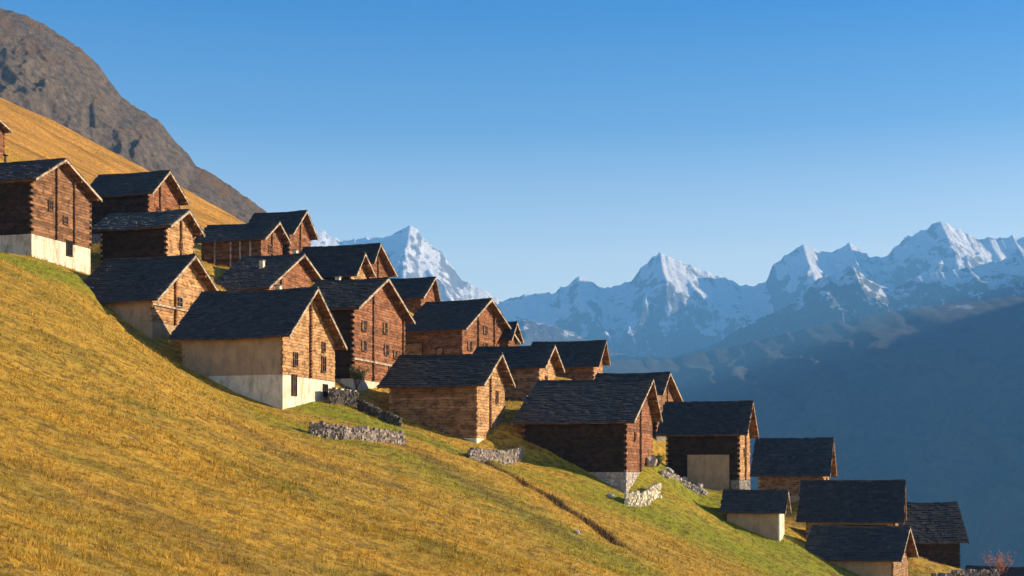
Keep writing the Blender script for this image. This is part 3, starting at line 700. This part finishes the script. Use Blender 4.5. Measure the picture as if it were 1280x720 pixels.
# ------------------------------------------------------------------ mountains
def mountain(name, prof, Yc, near, far, sf, sb, amp, ramp_, sc, mat, nx, ny, jag, seed, pxr, curve=0, el=2.2):
    xa, xb = (pxr[0] - 640) / F_PX * Yc, (pxr[1] - 640) / F_PX * Yc
    X1 = np.linspace(xa, xb, nx); tt = np.linspace(0, 1, ny)
    Y1 = np.where(tt < .8, Yc - near * (1 - tt / .8) ** 1.15, Yc + far * (tt - .8) / .2)
    X, Y = np.meshgrid(X1, Y1)
    px = [(p[0] - 640) / F_PX * Yc for p in prof]; pz = [(HZ - p[1]) / F_PX * Yc for p in prof]
    P = np.interp(X1, px, pz); J = jag * (lambda q: q - q.mean())(ridged(X1 / (sc * .15) + seed, X1 * 0 + seed * 1.7, 6, .6))
    d = Yc - Y; df = np.maximum(d, 0); db = np.maximum(-d, 0)
    wx = X + sc * .18 * fbm(X / sc + seed, Y / sc, 4); wy = Y + sc * .18 * fbm(X / sc + 5, Y / sc + seed, 3)
    nz = ridged(wx / sc + seed, wy / (sc * el) + seed * 2.1, 9, .55) - 1.15
    Z = P[None] + J[None] * np.exp(-3.5 * np.abs(d) / ramp_) - sf * df + curve * df * df - sb * db + amp * (nz - .25) * sstep(np.abs(d), 0, ramp_)
    o = np_mesh(name, np.stack([X, Y, np.maximum(Z, -639)], -1).reshape(-1, 3), grid_faces(nx, ny), mat, True)
    return tag(o, kind='structure')
def mountain_mat(name, snow, rock, rock2, lo, hi, steep, fdist, sc, bumpd):
    n = NT(name); geo = n.N.new('ShaderNodeNewGeometry'); sx = n.N.new('ShaderNodeSeparateXYZ'); n.link(geo.outputs['Normal'], sx.inputs[0])
    sp_ = n.N.new('ShaderNodeSeparateXYZ'); n.link(geo.outputs['Position'], sp_.inputs[0])
    a_ = n.noise(1 / sc, 9, .68); b_ = n.noise(6 / sc, 6, .7)
    rk = n.mix(n.ramp(b_, [(.35, 0.0), (.65, 1.0)]), rock, rock2)
    mr = n.N.new('ShaderNodeMapRange'); mr.inputs[1].default_value = lo; mr.inputs[2].default_value = hi; n.link(sp_.outputs[2], mr.inputs[0])
    f_ = n.math('ADD', n.math('MULTIPLY', sx.outputs[2], 1.0), n.math('MULTIPLY', n.math('SUBTRACT', a_, .5), 1.5))
    f_ = n.math('ADD', f_, n.math('MULTIPLY', n.math('SUBTRACT', mr.outputs[0], 1.0), fdist))
    c = n.mix(n.ramp(n.math('SUBTRACT', f_, steep), [(.0, 0.0), (.12, 1.0)]), rk, snow)
    n.bump(n.noise(4 / sc, 9, .75), .8, bumpd); return n.done(c, .9)
snowm = mountain_mat('snow_rock', (.84, .86, .90), (.13, .14, .155), (.22, .225, .235), 200, 900, .55, .35, 130, 45)
snow2 = mountain_mat('snow_forest', (.78, .80, .84), (.05, .055, .06), (.12, .12, .125), 350, 950, .68, .5, 90, 30)
fors = mountain_mat('forest_slope', (.40, .42, .45), (.050, .058, .055), (.095, .09, .075), 150, 800, .74, 1.0, 220, 20)
P_SNOW = [(-400,330),(200,300),(340,288),(380,290),(395,284),(410,292),(425,302),(445,299),(460,297),(478,298),(492,293),(503,287),(512,281),(523,289),(534,303),(548,312),(560,325),(572,343),(590,356),(610,366),(626,377),(640,372),(660,368),(690,366),(708,356),(724,346),(738,352),(752,361),(770,358),(788,352),(800,336),(812,325),(825,316),(838,322),(856,329),(880,338),(905,347),(930,357),(948,355),(958,350),(966,332),(978,322),(1003,306),(1020,313),(1040,316),(1052,309),(1062,304),(1074,311),(1086,321),(1100,322),(1112,316),(1128,299),(1146,290),(1160,284),(1175,274),(1188,280),(1203,290),(1222,297),(1245,298),(1262,295),(1280,297),(1340,280),(1500,300),(1800,330)]
mountain('snow_mountains', P_SNOW, 9000, 3200, 1800, .82, .7, 320, 900, 560, snowm, 1100, 360, 14, 2.3, (-500, 1900), 6.5e-5)
P_MID = [(300,520),(560,455),(600,430),(640,404),(655,400),(690,407),(720,417),(748,436),(790,446),(840,446),(880,436),(905,424),(925,410),(950,396),(975,388),(1003,370),(1018,352),(1032,344),(1046,352),(1056,342),(1066,333),(1076,342),(1090,352),(1112,362),(1150,345),(1190,338),(1230,330),(1280,318),(1400,300),(1900,260)]
mountain('mid_ridge', P_MID, 7000, 2600, 900, .62, .5, 200, 600, 360, snow2, 900, 280, 6, 7.9, (250, 1950), 5e-5)
P_FOR = [(-200,640),(300,560),(500,520),(600,480),(700,456),(780,450),(840,447),(900,436),(950,424),(1000,412),(1050,402),(1100,392),(1150,384),(1200,378),(1280,369),(1500,330),(2200,240)]
mountain('forest_slope', P_FOR, 5200, 3400, 500, .30, .2, 110, 900, 420, fors, 560, 240, 5, 4.1, (-300, 2600), 0, 2.6)
brownm = mountain_mat('brown_rock', (.17, .105, .052), (.055, .048, .044), (.20, .15, .105), -400, 600, .66, .3, 38, 9)
P_BRN = [(-500,-260),(-200,-90),(-60,-20),(0,9),(30,18),(58,32),(82,48),(100,60),(122,80),(136,100),(150,118),(165,131),(182,140),(200,152),(218,175),(238,196),(246,208),(262,215),(285,230),(310,248),(330,262),(345,275),(370,300),(400,330),(450,380),(600,470),(900,560)]
mountain('brown_mountain', P_BRN, 1250, 620, 500, .62, .6, 18, 120, 60, brownm, 900, 480, .9, 5.5, (-700, 800), 0, 1.6)
# added unseen massif past the right frame edge, shaped to block sun from far slopes
Xb, Yb = np.meshgrid(np.linspace(2700, 7600, 160), np.linspace(2600, 11200, 220))
crest = np.interp(Yb, [2600, 4000, 5200, 7000, 8150, 8330, 8470, 8600, 8750, 10500, 13500], [1000, 1150, 1250, 1150, 1000, 1000, 1000, 1000, 1000, 1000, 900])
cx = np.interp(Yb, [2600, 6000, 9000], [2900, 3900, 5000]) + 200 * fbm(Yb / 1500, Yb * 0, 3)
nzb = ridged(Xb / 900, Yb / 700, 7, .55) - 1.15
Zb = crest - np.where(Xb < cx, 1.45, .9) * np.abs(Xb - cx) + 260 * nzb * sstep(np.abs(Xb - cx), 0, 500)
Zb = np.minimum(Zb, .11 * Yb + 3.0 * (Xb - .36 * Yb - 250) + 150 * nzb)
tag(np_mesh('sun_blocker_massif', np.stack([Xb, Yb, np.maximum(Zb, -639)], -1).reshape(-1, 3), grid_faces(160, 220), snowm, True), kind='structure')
# valley floor out to the horizon
n = NT('valley'); vf = MB(); vf.v = [(-14000, -6000, -640), (14000, -6000, -640), (14000, 11400, -640), (-14000, 11400, -640)]; vf.f = [(0, 1, 2, 3)]; vf.t = [.5]
tag(vf.build('valley_floor', n.done(n.ramp(n.noise(.004, 6), [(.3, (.03, .04, .02)), (.7, (.09, .08, .04))]), .95)), kind='structure')

# ------------------------------------------------------------------ haze
hb = MB().box(-14100, 14100, -6100, 11500, -641, 1900)
hm = bpy.data.materials.new('haze'); hm.use_nodes = True; ht = hm.node_tree; ht.nodes.clear()
ho = ht.nodes.new('ShaderNodeOutputMaterial'); pv = ht.nodes.new('ShaderNodeVolumePrincipled'); pv.inputs['Color'].default_value = (.17, .51, 1, 1)
pv.inputs['Density'].default_value = 9.5e-5; pv.inputs['Anisotropy'].default_value = 0.0; ht.links.new(pv.outputs[0], ho.inputs['Volume'])
hazeo = hb.build('haze', hm); tag(hazeo, 'thin blue mountain haze filling the valley', 'haze', kind='stuff')
